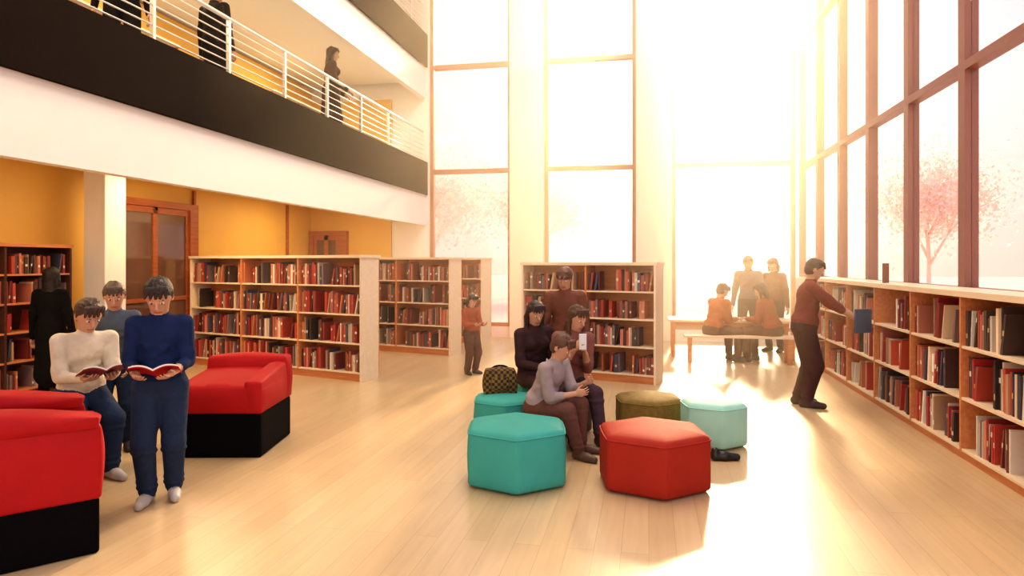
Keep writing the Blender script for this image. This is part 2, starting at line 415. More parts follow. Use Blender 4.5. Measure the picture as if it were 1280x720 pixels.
    for i, q in enumerate((1, -1)):
        hip = P+hipx*q*.050*h-np.array([0, 0, .012*h])
        ft = np.array(feet[i], float); ank = ft+np.array([0, 0, .046*h])
        kn, an = ik(hip, ank, .245*h, .238*h, Ry@np.array(kneepole[i], float))
        F.cap(hip, kn, .057*h*lk, .042*h*lk, 'pants', k1*.7)
        F.cap(kn, an+nrm(kn-an)*.01*h, .042*h*lk, .032*h*legk, 'pants', .012*h)
        sd_ = nrm(kn-an)
        for zz, rr_ in ((.028, .037), (.055, .035), (.20, .045)):
            F.ell(an+sd_*zz*h, (rr_*h*legk, rr_*h*legk, .012*h), np.eye(3), 'pants', .012*h)
        td = toe[i] if toe else (0.18*q, 1, 0)
        td = nrm(Ry@np.array(td, float))
        zf = an[2]-.046*h
        b0 = np.array([an[0], an[1], zf+.022*h])-td*.020*h
        F.cap(an-np.array([0, 0, .005*h]), b0+np.array([0, 0, .006*h]), .024*h, .024*h, 'shoe', .006*h, zf)
        F.cap(b0, b0+td*.075*h, .025*h, .026*h, 'shoe', .01*h, zf); F.cap(b0+td*.07*h, b0+td*.125*h-np.array([0, 0, .003*h]), .027*h, .020*h, 'shoe', .01*h, zf)
    if skirt:
        F.cap(P+np.array([0, 0, .02*h]), P-np.array([0, 0, .30*h]), .085*h, .105*h, 'pants', .03*h)
    if hands is None: hands = ((.16*h, .03*h, .43*h), (-.16*h, .03*h, .43*h))
    hk = h/1.7
    for i, q in enumerate((1, -1)):
        sh = shp[i]; tg = np.array(hands[i], float)
        pole = (elb[i] if elb else (q*.30, -.6, -.8))
        el, wr = ik(sh, tg, .172*h, .150*h, Ry@np.array(pole, float))
        if sleeve == 'long':
            F.cap(sh, el, .036*h*bk, .029*h*bk, 'shirt', .012*h); F.cap(el, wr, .029*h*bk, .021*h, 'shirt', .008*h)
            F.cap(wr+nrm(el-wr)*.02*h, wr+nrm(wr-el)*.012*h, .0165*h, .0155*h, 'skin', .003)
        elif sleeve == 'three':
            m_ = el*.55+wr*.45
            F.cap(sh, el, .036*h*bk, .029*h*bk, 'shirt', .012*h); F.cap(el, m_, .029*h*bk, .026*h, 'shirt', .008*h)
            F.cap(m_, wr, .020*h, .0155*h, 'skin', .004)
        F.cap(el+nrm(sh-el)*.03*h, el+nrm(sh-el)*.035*h, .033*h*bk, .033*h*bk, 'shirt', .014*h)
        d = nrm(wr-el)
        pn = np.array(palms[i] if palms else (-q, 0, 0), float); pn = Ry@pn; pn = nrm(pn-d*np.dot(pn, d)); w = nrm(np.cross(d, pn))
        ts = 1 if np.dot(w, np.array([0, 1, .3])) > 0 else -1
        if palms: ts = 1 if np.dot(w, np.array([q, 0.2, .4])) > 0 else -1
        w = w*ts
        HAx = np.array([w, pn, d]); rf = max(.0082*hk, vox*.85)
        F.ell(wr+d*.048*hk, np.array((.040*hk, .016*hk, .054*hk)), HAx, 'skin', .012*hk)
        F.cap(wr+d*.06*hk-w*.026*hk, wr+d*.06*hk+w*.026*hk, .013*hk, .013*hk, 'skin', .01*hk)
        for (ow, L, r_) in ((.030, .066, 1), (.010, .076, 1), (-.010, .070, 1), (-.029, .054, .88)):
            p0 = wr+d*.082*hk+w*ow*hk; dd = nrm(d+w*ow*4)
            ang = curl*.6
            for sgi, fr in enumerate((.45, .32, .23)):
                dd2 = nrm(dd*math.cos(ang)+pn*math.sin(ang)); p1 = p0+dd2*L*fr*hk*1.05
                F.cap(p0, p1, rf*r_*(1-.08*sgi), rf*r_*(1-.08*(sgi+1)), 'skin', .002); p0 = p1; ang += curl*.8
        t0 = wr+d*.022*hk+w*.026*hk; t1 = t0+nrm(d*.62+w*.62+pn*.35)*.042*hk; t2 = t1+nrm(d*.85+w*.2+pn*.45)*.036*hk
        F.cap(t0, t1, .0135*hk, rf*1.15, 'skin', .006); F.cap(t1, t2, rf*1.15, rf*.95, 'skin', .002)
    V, Q, lab, labs = F.mesh(vox)
    me = bpy.data.meshes.new(name)
    me.vertices.add(len(V)); me.vertices.foreach_set('co', V.astype(np.float32).ravel())
    me.loops.add(len(Q)*4); me.loops.foreach_set('vertex_index', Q.astype(np.int32).ravel())
    me.polygons.add(len(Q)); me.polygons.foreach_set('loop_start', np.arange(0, len(Q)*4, 4, dtype=np.int32))
    me.polygons.foreach_set('loop_total', np.full(len(Q), 4, np.int32))
    me.polygons.foreach_set('material_index', lab.astype(np.int32))
    me.polygons.foreach_set('use_smooth', np.ones(len(Q), bool))
    me.update(calc_edges=True); me.validate()
    dflt = dict(skin=(0.55, 0.30, 0.19), hair=(0.03, 0.018, 0.012), shirt=(.3, .3, .3), pants=(.05, .06, .1), shoe=(.05, .04, .04),
                eyewhite=(.66, .60, .55), iris=(.02, .012, .01), lip=(.40, .14, .11), hat=(.1, .05, .04))
    for l in labs:
        cc = cols.get(l, dflt[l]); nm = 'person_%s_%d_%d_%d' % (l, int(cc[0]*100), int(cc[1]*100), int(cc[2]*100))
        if l in ('shirt', 'pants'): m = mat(nm, cc, 0.9, var=.2, scale=14, bump=0.8, bscale=13, spec=.15)
        elif l == 'hair': m = mat(nm, cc, 0.5, var=.4, scale=40, bump=0.5, bscale=90)
        else: m = mat(nm, cc, 0.5, var=.05)
        me.materials.append(m)
    o = bpy.data.objects.new(name, me); o.location = loc
    o.rotation_euler = (0, 0, math.atan2(face[1], face[0])-math.pi/2)
    return link(o, parent)

def open_book(name, loc, rotz, tilt, cover, w=0.17, hgt=0.24):
    e = empty(name, loc, rotz); e.rotation_euler = (tilt, 0, rotz)
    for q in (1, -1):
        n = 8; vs = []; fs = []
        for i in range(n+1):
            u = i/n; x = q*w*u; z = 0.03*math.sin(u*math.pi*.8)*(1-u*.3)+0.012*u
            vs += [(x, -hgt/2, z), (x, hgt/2, z), (x, hgt/2, z+.012*(1-u*.3)), (x, -hgt/2, z+.012*(1-u*.3))]
        for i in range(n):
            a = i*4; b = a+4
            for j in range(4): fs.append((a+j, a+(j+1) % 4, b+(j+1) % 4, b+j))
        fs += [(0, 3, 2, 1), (n*4, n*4+1, n*4+2, n*4+3)]
        me = bpy.data.meshes.new('pages'); me.from_pydata(vs, [], fs); me.materials.append(PAPER)
        link(bpy.data.objects.new('pages_%d' % (1 if q > 0 else 2), me), e)
        vs2 = [(v[0]*1.04, v[1]*1.04, v[2]-.006) for v in vs]; me = bpy.data.meshes.new('cover')
        vs2 = [(v[0], v[1], v[2] if k % 4 < 2 else vs2[k-(k % 4)][2]+.004) for k, v in enumerate(vs2)]
        me.from_pydata(vs2, [], fs); me.materials.append(cover); link(bpy.data.objects.new('cover_%d' % (1 if q > 0 else 2), me), e)
    return e

# ================================================================== ROOM SHELL
XR = 2.90; XB = -4.80; XW = -7.50; YB = 14.25; Y0 = -3.0; ZC = 9.0
boxes('floor', [(-8.2, 3.2, Y0, YB+.3, -0.12, 0)], [FLOOR])
boxes('ceiling', [(-8.2, 3.2, Y0, YB+.4, ZC, ZC+.2)], [WHITE])
boxes('ground_outside', [(-60, 60, -30, 90, -0.35, -0.13)], [mat('pale_paving', (0.78, 0.60, 0.50), 0.9)])
boxes('wall_back', [(-8.0, XB+.07, YB, YB+.35, 0, ZC), (-4.73, XR+.2, YB, YB+.35, 0, .22), (-4.73, XR+.2, YB, YB+.35, 8.6, ZC)], [WHITE])
boxes('column_pier', [(-2.90, -2.18, YB-.12, YB+.45, 0, ZC)], [CREAM], bevel=.01)
boxes('column_pier', [(-.26, .465, YB-.12, YB+.45, 0, ZC)], [CREAM], bevel=.01)
boxes('wall_end_panel', [(-7.5, -5.58, YB-.06, YB, 0, 2.85), (-7.5, -5.58, YB-.06, YB, 3.5, 5.2)], [YELLOW])
boxes('wall_left', [(-7.75, XW, Y0, YB, 0, 2.85), (-7.75, XW, Y0, YB, 3.5, 5.5), (-7.75, XW, Y0, YB, 6.2, ZC)], [YELLOW])
boxes('trim_1', [(XW, XW+.05, y, y+.05, 0, 2.8) for y in (10.1, 13.1)], [REDW])
boxes('baseboard_left', [(XW, XW+.02, Y0, YB-.07, 0, .12)], [REDW])
for lv, zs in enumerate((2.85, 5.55)):
    boxes('balcony_slab', [(-7.75, XB-.12, Y0, YB-.07, zs, zs+.65)], [WHITE])
    zb = 2.41 if lv == 0 else 5.20
    boxes('balcony_fascia', [(XB-.12, XB, Y0, YB-.01, zb, zb+.67, 0), (XB-.12, XB+.05, Y0, YB-.01, zb+.67, zb+1.38, 1)], [WHITE, DARKB])
    e = empty('balcony_railing', (0, 0, 0)); zr = zb+1.38
    bl = []
    y = Y0+.2
    while y < YB:
        bl.append((XB-.075, XB-.035, y-.02, y+.02, zr, zr+.66)); y += 1.25
    boxes('posts', bl, [STEEL], parent=e)
    for k in range(6):
        pipe('bar_%d' % k, [(XB-.055, Y0, zr+.08+k*.10), (XB-.055, YB-.02, zr+.08+k*.10)], .009, STEEL, e, False)
    pipe('handrail', [(XB-.055, Y0, zr+.68), (XB-.055, YB-.02, zr+.68)], .026, STEEL, e, False)

def window(n, axis, a0, a1, pos, z0, z1, trans, fm, t=.07, dep=.12):
    bl = []
    def bx(u0, u1, w0, w1, za, zb, mi):
        if axis == 'x': bl.append((u0, u1, pos+w0, pos+w1, za, zb, mi))
        else: bl.append((pos+w0, pos+w1, u0, u1, za, zb, mi))
    bx(a0, a0+t, 0, dep, z0, z1, 0); bx(a1-t, a1, 0, dep, z0, z1, 0)
    bx(a0+t, a1-t, 0, dep, z0, z0+t, 0); bx(a0+t, a1-t, 0, dep, z1-t, z1, 0)
    for z in trans: bx(a0+t, a1-t, 0, dep, z-t*.6, z+t*.6, 0)
    bx(a0+t, a1-t, dep*.45, dep*.45+.008, z0+t, z1-t, 1)
    return boxes('window_%d' % n, bl, [fm, GLASS])
wn = 1
for a0, a1 in ((-4.73, -2.90), (-2.18, -.26), (.465, 2.86)):
    window(wn, 'x', a0, a1, YB+.1, .22, 8.6, (3.59, 5.89), FRAME, t=.08); wn += 1
ys = [14.25-1.42*k for k in range(0, 10)]
for k in range(9):
    window(wn, 'y', ys[k+1], ys[k], XR, 1.30, 8.6, (3.45, 5.89), FRAMEG, t=.07, dep=.12); wn += 1
boxes('wall_right', [(XR, XR+.22, ys[-1], YB+.35, 0, 1.30), (XR, XR+.22, ys[-1], YB+.35, 8.6, ZC)], [WHITE])
boxes('trim_2', [(XR-.03, XR, ys[-1], YB-.0, 1.26, 1.32)], [OAKL])

boxes('column', [(-7.14, -6.82, 7.50, 7.86, 0, 2.85)], [WHITE], bevel=.01)
def door(n, loc, rotz, w, h):
    e = empty('door_%d' % n, loc, rotz)
    boxes('frame', [(-.1, 0, -.06, .06, 0, h+.1), (w, w+.20, -.06, .06, 0, h+.1), (0, w, -.06, .06, h, h+.1)], [REDW], parent=e)
    boxes('leaf', [(0, .07, -.03, .03, 0, h), (w-.07, w, -.03, .03, 0, h), (w/2-.05, w/2+.05, -.03, .03, 0, h), (.07, w-.07, -.03, .03, 0, .2), (.07, w-.07, -.03, .03, h-.10, h), (.07, w-.07, -.03, .03, 1.0, 1.06)], [REDW], parent=e)
    boxes('glass_panel', [(.07, w-.07, -.01, .01, .2, h-.10)], [mat('amber_tinted_glass', (.16, .085, .06), .06, var=.25, scale=1.5, spec=.9)], parent=e)
    boxes('handle', [(w/2-.1, w/2-.07, -.08, -.05, .9, 1.3), (w/2+.07, w/2+.1, -.08, -.05, .9, 1.3)], [STEEL], parent=e)
door(1, (-7.43, 8.35, 0), math.radians(90), 1.55, 2.45)
door(2, (-7.38, 14.13, 0), 0, .6, 2.2)

# ================================================================== BOOKCASES
ra = math.atan2(-.286, .958)
bookcase('bookcase', 'shelved_books', 3.46, 1.70, .38, 3, 4, (-7.08, 9.49, 0), ra, OAK, OAKL, ends=OAKL)
bookcase('bookcase', 'shelved_books', 2.30, 1.69, .38, 2, 4, (-5.53, 11.82, 0), ra, OAK, OAKL, ends=OAKL)
bookcase('bookcase', 'shelved_books', 1.7, 1.69, .38, 2, 4, (-4.83, 13.40, 0), ra, OAK, OAKL, ends=OAKL)
bookcase('bookcase', 'shelved_books', 1.96, 1.60, .36, 2, 4, (-1.79, 9.59, 0), ra, OAK, OAKL, ends=OAKL)
bookcase('low_bookcase', 'shelved_books', 8.64, 1.37, .38, 8, 3, (2.48, 11.54, 0), math.radians(-90), OAK, OAKL, base=.07, fill=.86, ends=OAKL, cap=.05, gap=.08, leanp=.2)
bookcase('wall_bookcase', 'shelved_books', 2.7, 1.82, .33, 3, 5, (-7.14, 4.62, 0), math.radians(90), DKW, OAK, fill=.75)
bookcase('wall_bookcase', 'shelved_books', 2.0, 1.35, .33, 2, 4, (-6.9, 11.6, 3.5), math.radians(90), OAK, OAKL)
bookcase('wall_bookcase', 'shelved_books', 3.0, 1.35, .33, 3, 4, (-6.9, 6.0, 3.5), math.radians(90), OAK, OAKL)

# ================================================================== SEATING
def hexline(R, a0, r, seg=5, edge=4, puff=0.0):
    out = []
    for k in range(6):
        a = a0+k*math.pi/3; cx, cy = (R-r/math.cos(math.pi/6))*math.cos(a), (R-r/math.cos(math.pi/6))*math.sin(a)
        for j in range(seg):
            b = a-math.pi/6+math.pi/3*j/(seg-1); out.append((cx+r*math.cos(b), cy+r*math.sin(b)))
        a2 = a+math.pi/3; cx2, cy2 = (R-r/math.cos(math.pi/6))*math.cos(a2), (R-r/math.cos(math.pi/6))*math.sin(a2)
        b = a+math.pi/6
        for j in range(1, edge):
            t = j/edge; q = puff*4*t*(1-t)
            out.append((cx*(1-t)+cx2*t+(r+q)*math.cos(b), cy*(1-t)+cy2*t+(r+q)*math.sin(b)))
    return out
def hex_ottoman(loc, a0, R, h, m, nm='ottoman'):
    e = empty(nm, loc, 0)
    prof = [(.06, .012, 0), (.012, .018, 0), (0, .035, .2), (0, .10, .7), (0, h*.5, 1), (0, h-.12, .7), (0, h-.05, .25), (.006, h-.028, .1), (.022, h-.010, 0), (.05, h, 0), (.12, h+.012, 0), (.22, h+.019, 0)]
    if R < .25: prof = prof[:-1]
    V = []; F = []
    for ins, z, pf in prof:
        for p in hexline(R-ins, a0, max(.03, .05-ins*.2), puff=.018*pf): V.append((p[0], p[1], z))
    n = len(hexline(R, a0, .05))
    for i in range(len(prof)-1):
        for j in range(n): F.append((i*n+j, i*n+(j+1) % n, (i+1)*n+(j+1) % n, (i+1)*n+j))
    V.append((0, 0, h+.022)); c = len(V)-1; b = (len(prof)-1)*n
    for j in range(n): F.append((b+j, b+(j+1) % n, c))
    F.append(tuple(reversed(range(n))))
    me = bpy.data.meshes.new('body'); me.from_pydata(V, [], F); me.materials.append(m)
    for p in me.polygons: p.use_smooth = len(p.vertices) < 5
    link(bpy.data.objects.new('body', me), e)
    pipe('piping', [(p[0], p[1], h-.035) for p in hexline(R-.001, a0, .045, puff=.004)], .006, m, e)
    boxes('feet', [(math.cos(a0+k*math.pi/3)*R*.6-.02, math.cos(a0+k*math.pi/3)*R*.6+.02, math.sin(a0+k*math.pi/3)*R*.6-.02, math.sin(a0+k*math.pi/3)*R*.6+.02, 0, .03) for k in range(6)], [BLACKF], parent=e)
    return e
hex_ottoman((-.955, 4.92, 0), math.radians(-79), .40, .42, TEALF)
hex_ottoman((.03, 5.03, 0), math.radians(-79), .42, .40, RUSTF)
hex_ottoman((-1.27, 6.00, 0), math.radians(-79), .31, .40, TEALF)
hex_ottoman((.0, 6.62, 0), math.radians(-79), .34, .33, OLIVEF)
hex_ottoman((.56, 6.26, 0), math.radians(-79), .30, .38, PTEALF)
hex_ottoman((-.74, 6.44, 0), 0, .22, .39, BROWNF)
hex_ottoman((-1.12, 6.70, 0), 0, .20, .42, TEALF)
hex_ottoman((-.90, 5.76, 0), 0, .19, .28, BROWNF, 'low_stool')
hex_ottoman((-4.30, 4.46, 0), .3, .27, .52, BLACKF)

def armchair(loc, rot, w, d, hb, hs_, hf, hbk):
    e = empty('armchair', loc, rot)
    puffbox('base', w*.98, d*.98, hb, (0, 0, 0), BLACKF, e, puff=.004, bev=.02)
    puffbox('seat_block', w-.28, d-.16, hs_-hb, (0, -.06, hb-.01), REDF, e, puff=.01, bev=.03)
    puffbox('seat_cushion', w-.30, d-.24, .12, (0, -.09, hs_-.03), REDF, e, puff=.04, bev=.04)
    for q, n in ((1, 'arm_right'), (-1, 'arm_left')):
        puffbox(n, .18, d, hf-hb, (q*(w/2-.09), 0, hb-.01), REDF, e, puff=.025, bev=.075, topslope=.14)
        puffbox(n+'_pad', .22, d*.72, .10, (q*(w/2-.095), -d*.12, hf-.085), REDF, e, puff=.025, bev=.045, topslope=.14)
    puffbox('back', w+.02, .24, hbk-hb, (0, d/2-.11, hb-.01), REDF, e, puff=.035, bev=.09)
    return e
def box_chair(loc, rot, w, d, hb, hs_, hbk):
    e = empty('armchair', loc, rot)
    puffbox('base', w*.98, d*.98, hb, (0, 0, 0), BLACKF, e, puff=.004, bev=.02)
    puffbox('seat', w, d-.10, hs_-hb, (0, -.05, hb), REDF, e, puff=.03, bev=.06, topslope=.10)
    puffbox('side_right', .14, d, hs_+.05-hb, (w/2-.07, 0, hb), REDF, e, puff=.02, bev=.06, topslope=.12)
    puffbox('back', w, .20, hbk-hb, (0, d/2-.10, hb), REDF, e, puff=.03, bev=.08)
    return e
box_chair((-3.53, 5.36, 0), math.radians(12), .70, .80, .36, .62, .745)
armchair((-3.57, 3.17, 0), math.radians(140), .88, .88, .31, .58, .78, .94)

# ================================================================== TABLE (back right)
e = empty('reading_table', (1.36, 12.1, 0))
boxes('top', [(-1.04, 1.04, -.35, .35, .60, .64)], [OAKL], parent=e, bevel=.008)
boxes('legs', [(a*.95-.03, a*.95+.03, b*.28-.03, b*.28+.03, 0, .60) for a in (1, -1) for b in (1, -1)]+[(-.95, .95, -.02, .02, .5, .58)], [OAK], parent=e)
e = empty('bench', (1.40, 11.36, 0))
boxes('top', [(-.85, .85, -.17, .17, .40, .44)], [OAKL], parent=e, bevel=.008)
boxes('legs', [(a*.75-.03, a*.75+.03, b*.12-.03, b*.12+.03, 0, .40) for a in (1, -1) for b in (1, -1)], [OAK], parent=e)

# ================================================================== PEOPLE
NAVY = (.015, .027, .085); JEAN = (.026, .042, .085)
person('boy_in_navy_shirt', (-3.22, 4.02, 0), (.50, -.86), H=1.50, head=(0.0, .55), lean=.08, hs=1.14, vox=.0065, sleeve='three', legk=1.18,
       hands=((.10, .26, .89), (-.10, .26, .89)), palms=((-.4, 0, 1), (.4, 0, 1)), feet=((.075, .02, 0), (-.07, -.08, 0)), curl=.45,
       cols=dict(shirt=NAVY, pants=JEAN, shoe=(.5, .46, .43), hair=(.028, .018, .014)))
person('boy_in_cream_jumper', (-4.27, 4.46, 0), (.86, -.50), H=1.54, pel=(0, 0, .61), lean=.24, head=(.1, .45), hs=1.14, vox=.0065, bulk=1.08, legk=1.1,
       hands=((.09, .36, .76), (-.09, .38, .76)), palms=((-.3, 0, 1), (.3, 0, 1)), feet=((.12, .42, 0), (-.10, .34, 0)), curl=.45,
       cols=dict(shirt=(.62, .54, .42), pants=JEAN, shoe=(.5, .46, .43), hair=(.06, .03, .018)))
person('boy_in_grey_jacket', (-4.48, 5.05, 0), (.55, -.83), H=1.44, lean=.18, head=(.1, .35), hs=1.14, vox=.008, legk=1.1,
       hands=((.13, .25, .74), (-.13, .25, .74)), palms=((-1, 0, .4), (1, 0, .4)),
       cols=dict(shirt=(.09, .11, .14), pants=JEAN, hair=(.09, .055, .035)))
open_book('open_book', (-3.10, 3.82, .885), math.atan2(-.86, .50)-math.pi/2, math.radians(20), REDF, w=.14, hgt=.19)
open_book('open_book', (-3.90, 4.26, .79), math.atan2(-.50, .86)-math.pi/2, math.radians(20), mat('maroon_cover', (.3, .05, .06)), w=.14, hgt=.2)
person('woman_in_black_dress', (-6.62, 6.5, 0), (-.2, 1), H=1.56, hair='long', fem=True, vox=.011, skirt=True,
       cols=dict(shirt=(.008, .007, .007), pants=(.008, .007, .007), hair=(.01, .006, .005)))
person('child_in_rust_top', (-2.50, 9.45, 0), (.75, -.6), H=1.14, hair='bob', vox=.009, hs=1.2, head=(0, .4), legk=1.2,
       hands=((.08, .2, .72), (-.08, .2, .72)), palms=((-.5, 0, 1), (.5, 0, 1)),
       cols=dict(shirt=(.35, .08, .04), pants=(.12, .05, .04), hair=(.04, .018, .012)))
person('girl_in_grey_shirt', (-.93, 5.76, 0), (.93, -.35), H=1.42, pel=(0, 0, .37), lean=.42, head=(.0, .38), hs=1.12, vox=.0065, hair='short', sleeve='three', bulk=1.14,
       hands=((.05, .38, .52), (-.08, .42, .60)), palms=((-1, 0, .2), (1, 0, .2)), feet=((.10, .44, 0), (-.10, .36, 0)), curl=.6,
       cols=dict(shirt=(.36, .29, .29), pants=(.15, .07, .055), shoe=(.12, .07, .05), hair=(.12, .05, .03)))
person('woman_in_dark_cardigan', (-1.12, 6.60, 0), (.65, -.75), H=1.62, pel=(0, 0, .49), lean=.18, side=.08, head=(-.1, .3), hair='long', fem=True, vox=.008,
       hands=((.12, .34, .62), (-.12, .34, .62)), palms=((0, 0, -1), (0, 0, -1)), feet=((.10, .42, 0), (-.08, .45, 0)),
       cols=dict(shirt=(.06, .03, .03), pants=(.08, .04, .04), hair=(.035, .015, .012)))
person('woman_with_long_hair', (-.76, 6.38, 0), (.45, -.89), H=1.62, pel=(0, 0, .475), lean=.26, side=-.06, head=(.35, .25), hair='long', fem=True, vox=.007, sleeve='three',
       hands=((.05, .34, .82), (-.06, .33, .78)), palms=((-1, .1, .2), (1, .1, .2)), feet=((.12, .50, 0), (-.12, .54, 0)), curl=.7,
       cols=dict(shirt=(.24, .10, .08), pants=(.07, .04, .05), shoe=(.05, .03, .03), hair=(.10, .04, .02)))
person('man_in_flat_cap', (-.86, 7.07, 0), (.2, -.98), H=1.57, lean=.1, head=(-.3, .35), hair='cap', vox=.009,
       cols=dict(shirt=(.20, .08, .05), pants=(.08, .06, .06), hair=(.12, .06, .04), hat=(.16, .07, .045)))
boxes('mobile_phone', [(-.035, .035, -.004, .004, 0, .14)], [mat('white_phone', (.8, .8, .8), .3)], loc=(-.76+.45*.42, 6.38-.89*.42, .83), rotz=math.atan2(-.89, .45)-math.pi/2, bevel=.003)
person('man_in_maroon_shirt', (1.70, 8.10, 0), (.97, -.15), H=1.67, lean=.14, head=(.1, .35), vox=.0075, bulk=1.15, legk=1.12, sleeve='three',
       hands=((.08, .52, .98), (-.12, .50, 1.02)), palms=((-.6, 0, 1), (.6, 0, 1)), feet=((.10, .02, 0), (-.08, -.06, 0)),
       cols=dict(shirt=(.20, .045, .035), pants=(.07, .025, .025), hair=(.05, .025, .018), shoe=(.05, .02, .02)))
boxes('blue_folder', [(-.12, .12, -.012, .012, 0, .26)], [mat('blue_cover', (.04, .08, .20))], loc=(2.26, 7.92, .84), rotz=math.radians(35), bevel=.004)
person('man_in_orange_jumper', (1.00, 11.38, 0), (.85, .5), H=1.68, pel=(0, 0, .515), lean=.30, head=(0, .4), vox=.010, bulk=1.1,
       hands=((.05, .42, .68), (-.10, .42, .69)), palms=((0, 0, -1), (0, 0, -1)), feet=((.16, .36, 0), (-.1, .40, 0)),
       cols=dict(shirt=(.40, .10, .025), pants=(.12, .04, .02), hair=(.08, .03, .015)))
person('woman_in_brown_jumper', (1.95, 11.38, 0), (-.75, .45), H=1.70, pel=(0, 0, .515), lean=.32, head=(0, .35), vox=.010, hair='bob', fem=True, bulk=1.1,
       hands=((.10, .42, .69), (-.05, .42, .69)), palms=((0, 0, -1), (0, 0, -1)), feet=((.12, .36, 0), (-.14, .38, 0)),
       cols=dict(shirt=(.32, .07, .025), pants=(.12, .04, .02), hair=(.06, .025, .015)))
person('man_in_blue_grey_shirt', (1.76, 12.85, 0), (-.2, -1), H=1.74, lean=.08, head=(0, .35), vox=.011,
       cols=dict(shirt=(.16, .12, .12), pants=(.08, .05, .04), hair=(.08, .035, .02)))
person('woman_in_plum_top', (2.22, 12.88, 0), (-.6, -.8), H=1.70, lean=.08, head=(0, .3), vox=.011, hair='bob', fem=True,
       cols=dict(shirt=(.16, .06, .04), pants=(.07, .03, .02), hair=(.05, .02, .012)))
person('woman_on_balcony', (-5.12, 10.37, 3.5), (.8, .6), H=1.66, hair='long', fem=True, vox=.010, skirt=True, head=(0, .15),
       hands=((.18, .22, .92), (-.16, .24, .92)), palms=((0, 0, -1), (0, 0, -1)),
       cols=dict(shirt=(.06, .025, .02), pants=(.045, .02, .02), hair=(.05, .02, .012)))
person('visitor_in_dark_coat', (-5.5, 7.85, 3.5), (.2, 1), H=1.72, vox=.012, cols=dict(shirt=(.02, .015, .015), pants=(.015, .012, .012)))
person('visitor_in_dark_coat', (-5.6, 6.4, 3.5), (.6, -.8), H=1.70, vox=.012, cols=dict(shirt=(.015, .012, .015), pants=(.012, .012, .012)))

e = empty('woven_handbag', (-1.33, 6.06, .41), math.radians(15))
puffbox('body', .30, .14, .22, (0, 0, 0), basket_mat(), e, puff=.02, bev=.03, taper=.1)
pipe('handle', [(.08*math.cos(a), 0, .21+.04*math.sin(a)) for a in np.linspace(0, math.pi, 12)], .008, BLACKF, e, False)
F = Fig()
F.cap((0, -.05, .035), (0, .03, .035), .036, .038, 'shoe', .02, 0.0); F.cap((0, .03, .033), (0, .13, .028), .038, .028, 'shoe', .02, 0.0); F.cap((0, -.05, .04), (0, -.045, .075), .034, .030, 'shoe', .015, 0.0)
V, Q, lb, lbs = F.mesh(.005)
me = bpy.data.meshes.new('shoe'); me.from_pydata(V.tolist(), [], Q.tolist()); me.materials.append(mat('black_leather', (.02, .015, .015), .35))
for p in me.polygons: p.use_smooth = True
o = bpy.data.objects.new('shoe', me); o.location = (.57, 5.72, 0); o.rotation_euler = (0, 0, math.radians(-80)); link(o)
boxes('display_book', [(-.09, .09, -.015, .015, 0, .22)], [mat('brown_cover', (.25, .09, .04))], loc=(2.62, 8.35, 1.37), rotz=math.radians(60), bevel=.003)

# ================================================================== OUTDOOR TREES
def tree(loc, h, seed, lm):
    r = random.Random(seed); V = []; Fc = []; MI = []
    def cone(a, b, r0, r1):
        d = (b-a).normalized(); u = d.orthogonal().normalized(); v = d.cross(u); n = len(V)
        for p, rr in ((a, r0), (b, r1)):
            for k in range(7):
                an = k*2*math.pi/7; V.append(tuple(p+(u*math.cos(an)+v*math.sin(an))*rr))
        for k in range(7): Fc.append((n+k, n+(k+1) % 7, n+7+(k+1) % 7, n+7+k)); MI.append(0)
    def leafs(c, s, cnt):
        for _ in range(cnt):
            p = c+Vector((r.gauss(0, s), r.gauss(0, s), r.gauss(0, s*.8))); q = Vector((r.uniform(-1, 1), r.uniform(-1, 1), r.uniform(-1, 1))).normalized()
            u = q.orthogonal().normalized()*r.uniform(.05, .12); w = q.cross(u); n = len(V)
            V.extend([tuple(p-u), tuple(p-w*.6), tuple(p+u), tuple(p+w*.6)]); Fc.append((n, n+1, n+2, n+3)); MI.append(1)
    def br(a, d, L, rad, lev):
        b = a+d*L; cone(a, b, rad, rad*.65)
        if lev >= 2: leafs(b, .9, 32)
        if lev >= 4: return
        for _ in range(3 if lev else 5):
            nd = (d+Vector((r.uniform(-1, 1), r.uniform(-1, 1), r.uniform(-.3, .7)))*.75).normalized()
            br(a+d*L*r.uniform(.75, 1), nd, L*r.uniform(.6, .78), rad*.6, lev+1)
    br(Vector((0, 0, 0)), Vector((0, 0, 1)), h*.3, h*.014, 0)
    me = bpy.data.meshes.new('tree'); me.from_pydata(V, [], Fc); me.materials.append(mat('tree_bark', (.78, .60, .53), .9)); me.materials.append(lm)
    me.polygons.foreach_set('material_index', MI)
    o = bpy.data.objects.new('tree', me); o.location = loc; return link(o)
LM = leaf_mat('haze_paled_leaves', (.97, .78, .72)); LM2 = leaf_mat('rose_leaves', (.90, .52, .47))  # leaf colours paled to imitate backlight and haze outside
tree((-9, 27, -.13), 7, 1, LM); tree((-6.5, 35, -.13), 8, 2, LM)
tree((13, 17, -.13), 6, 5, LM2); tree((16, 24, -.13), 7, 6, LM2); tree((11, 30, -.13), 7, 7, LM); tree((20, 17, -.13), 7, 8, LM2); tree((13, 11, -.13), 5, 9, LM2)

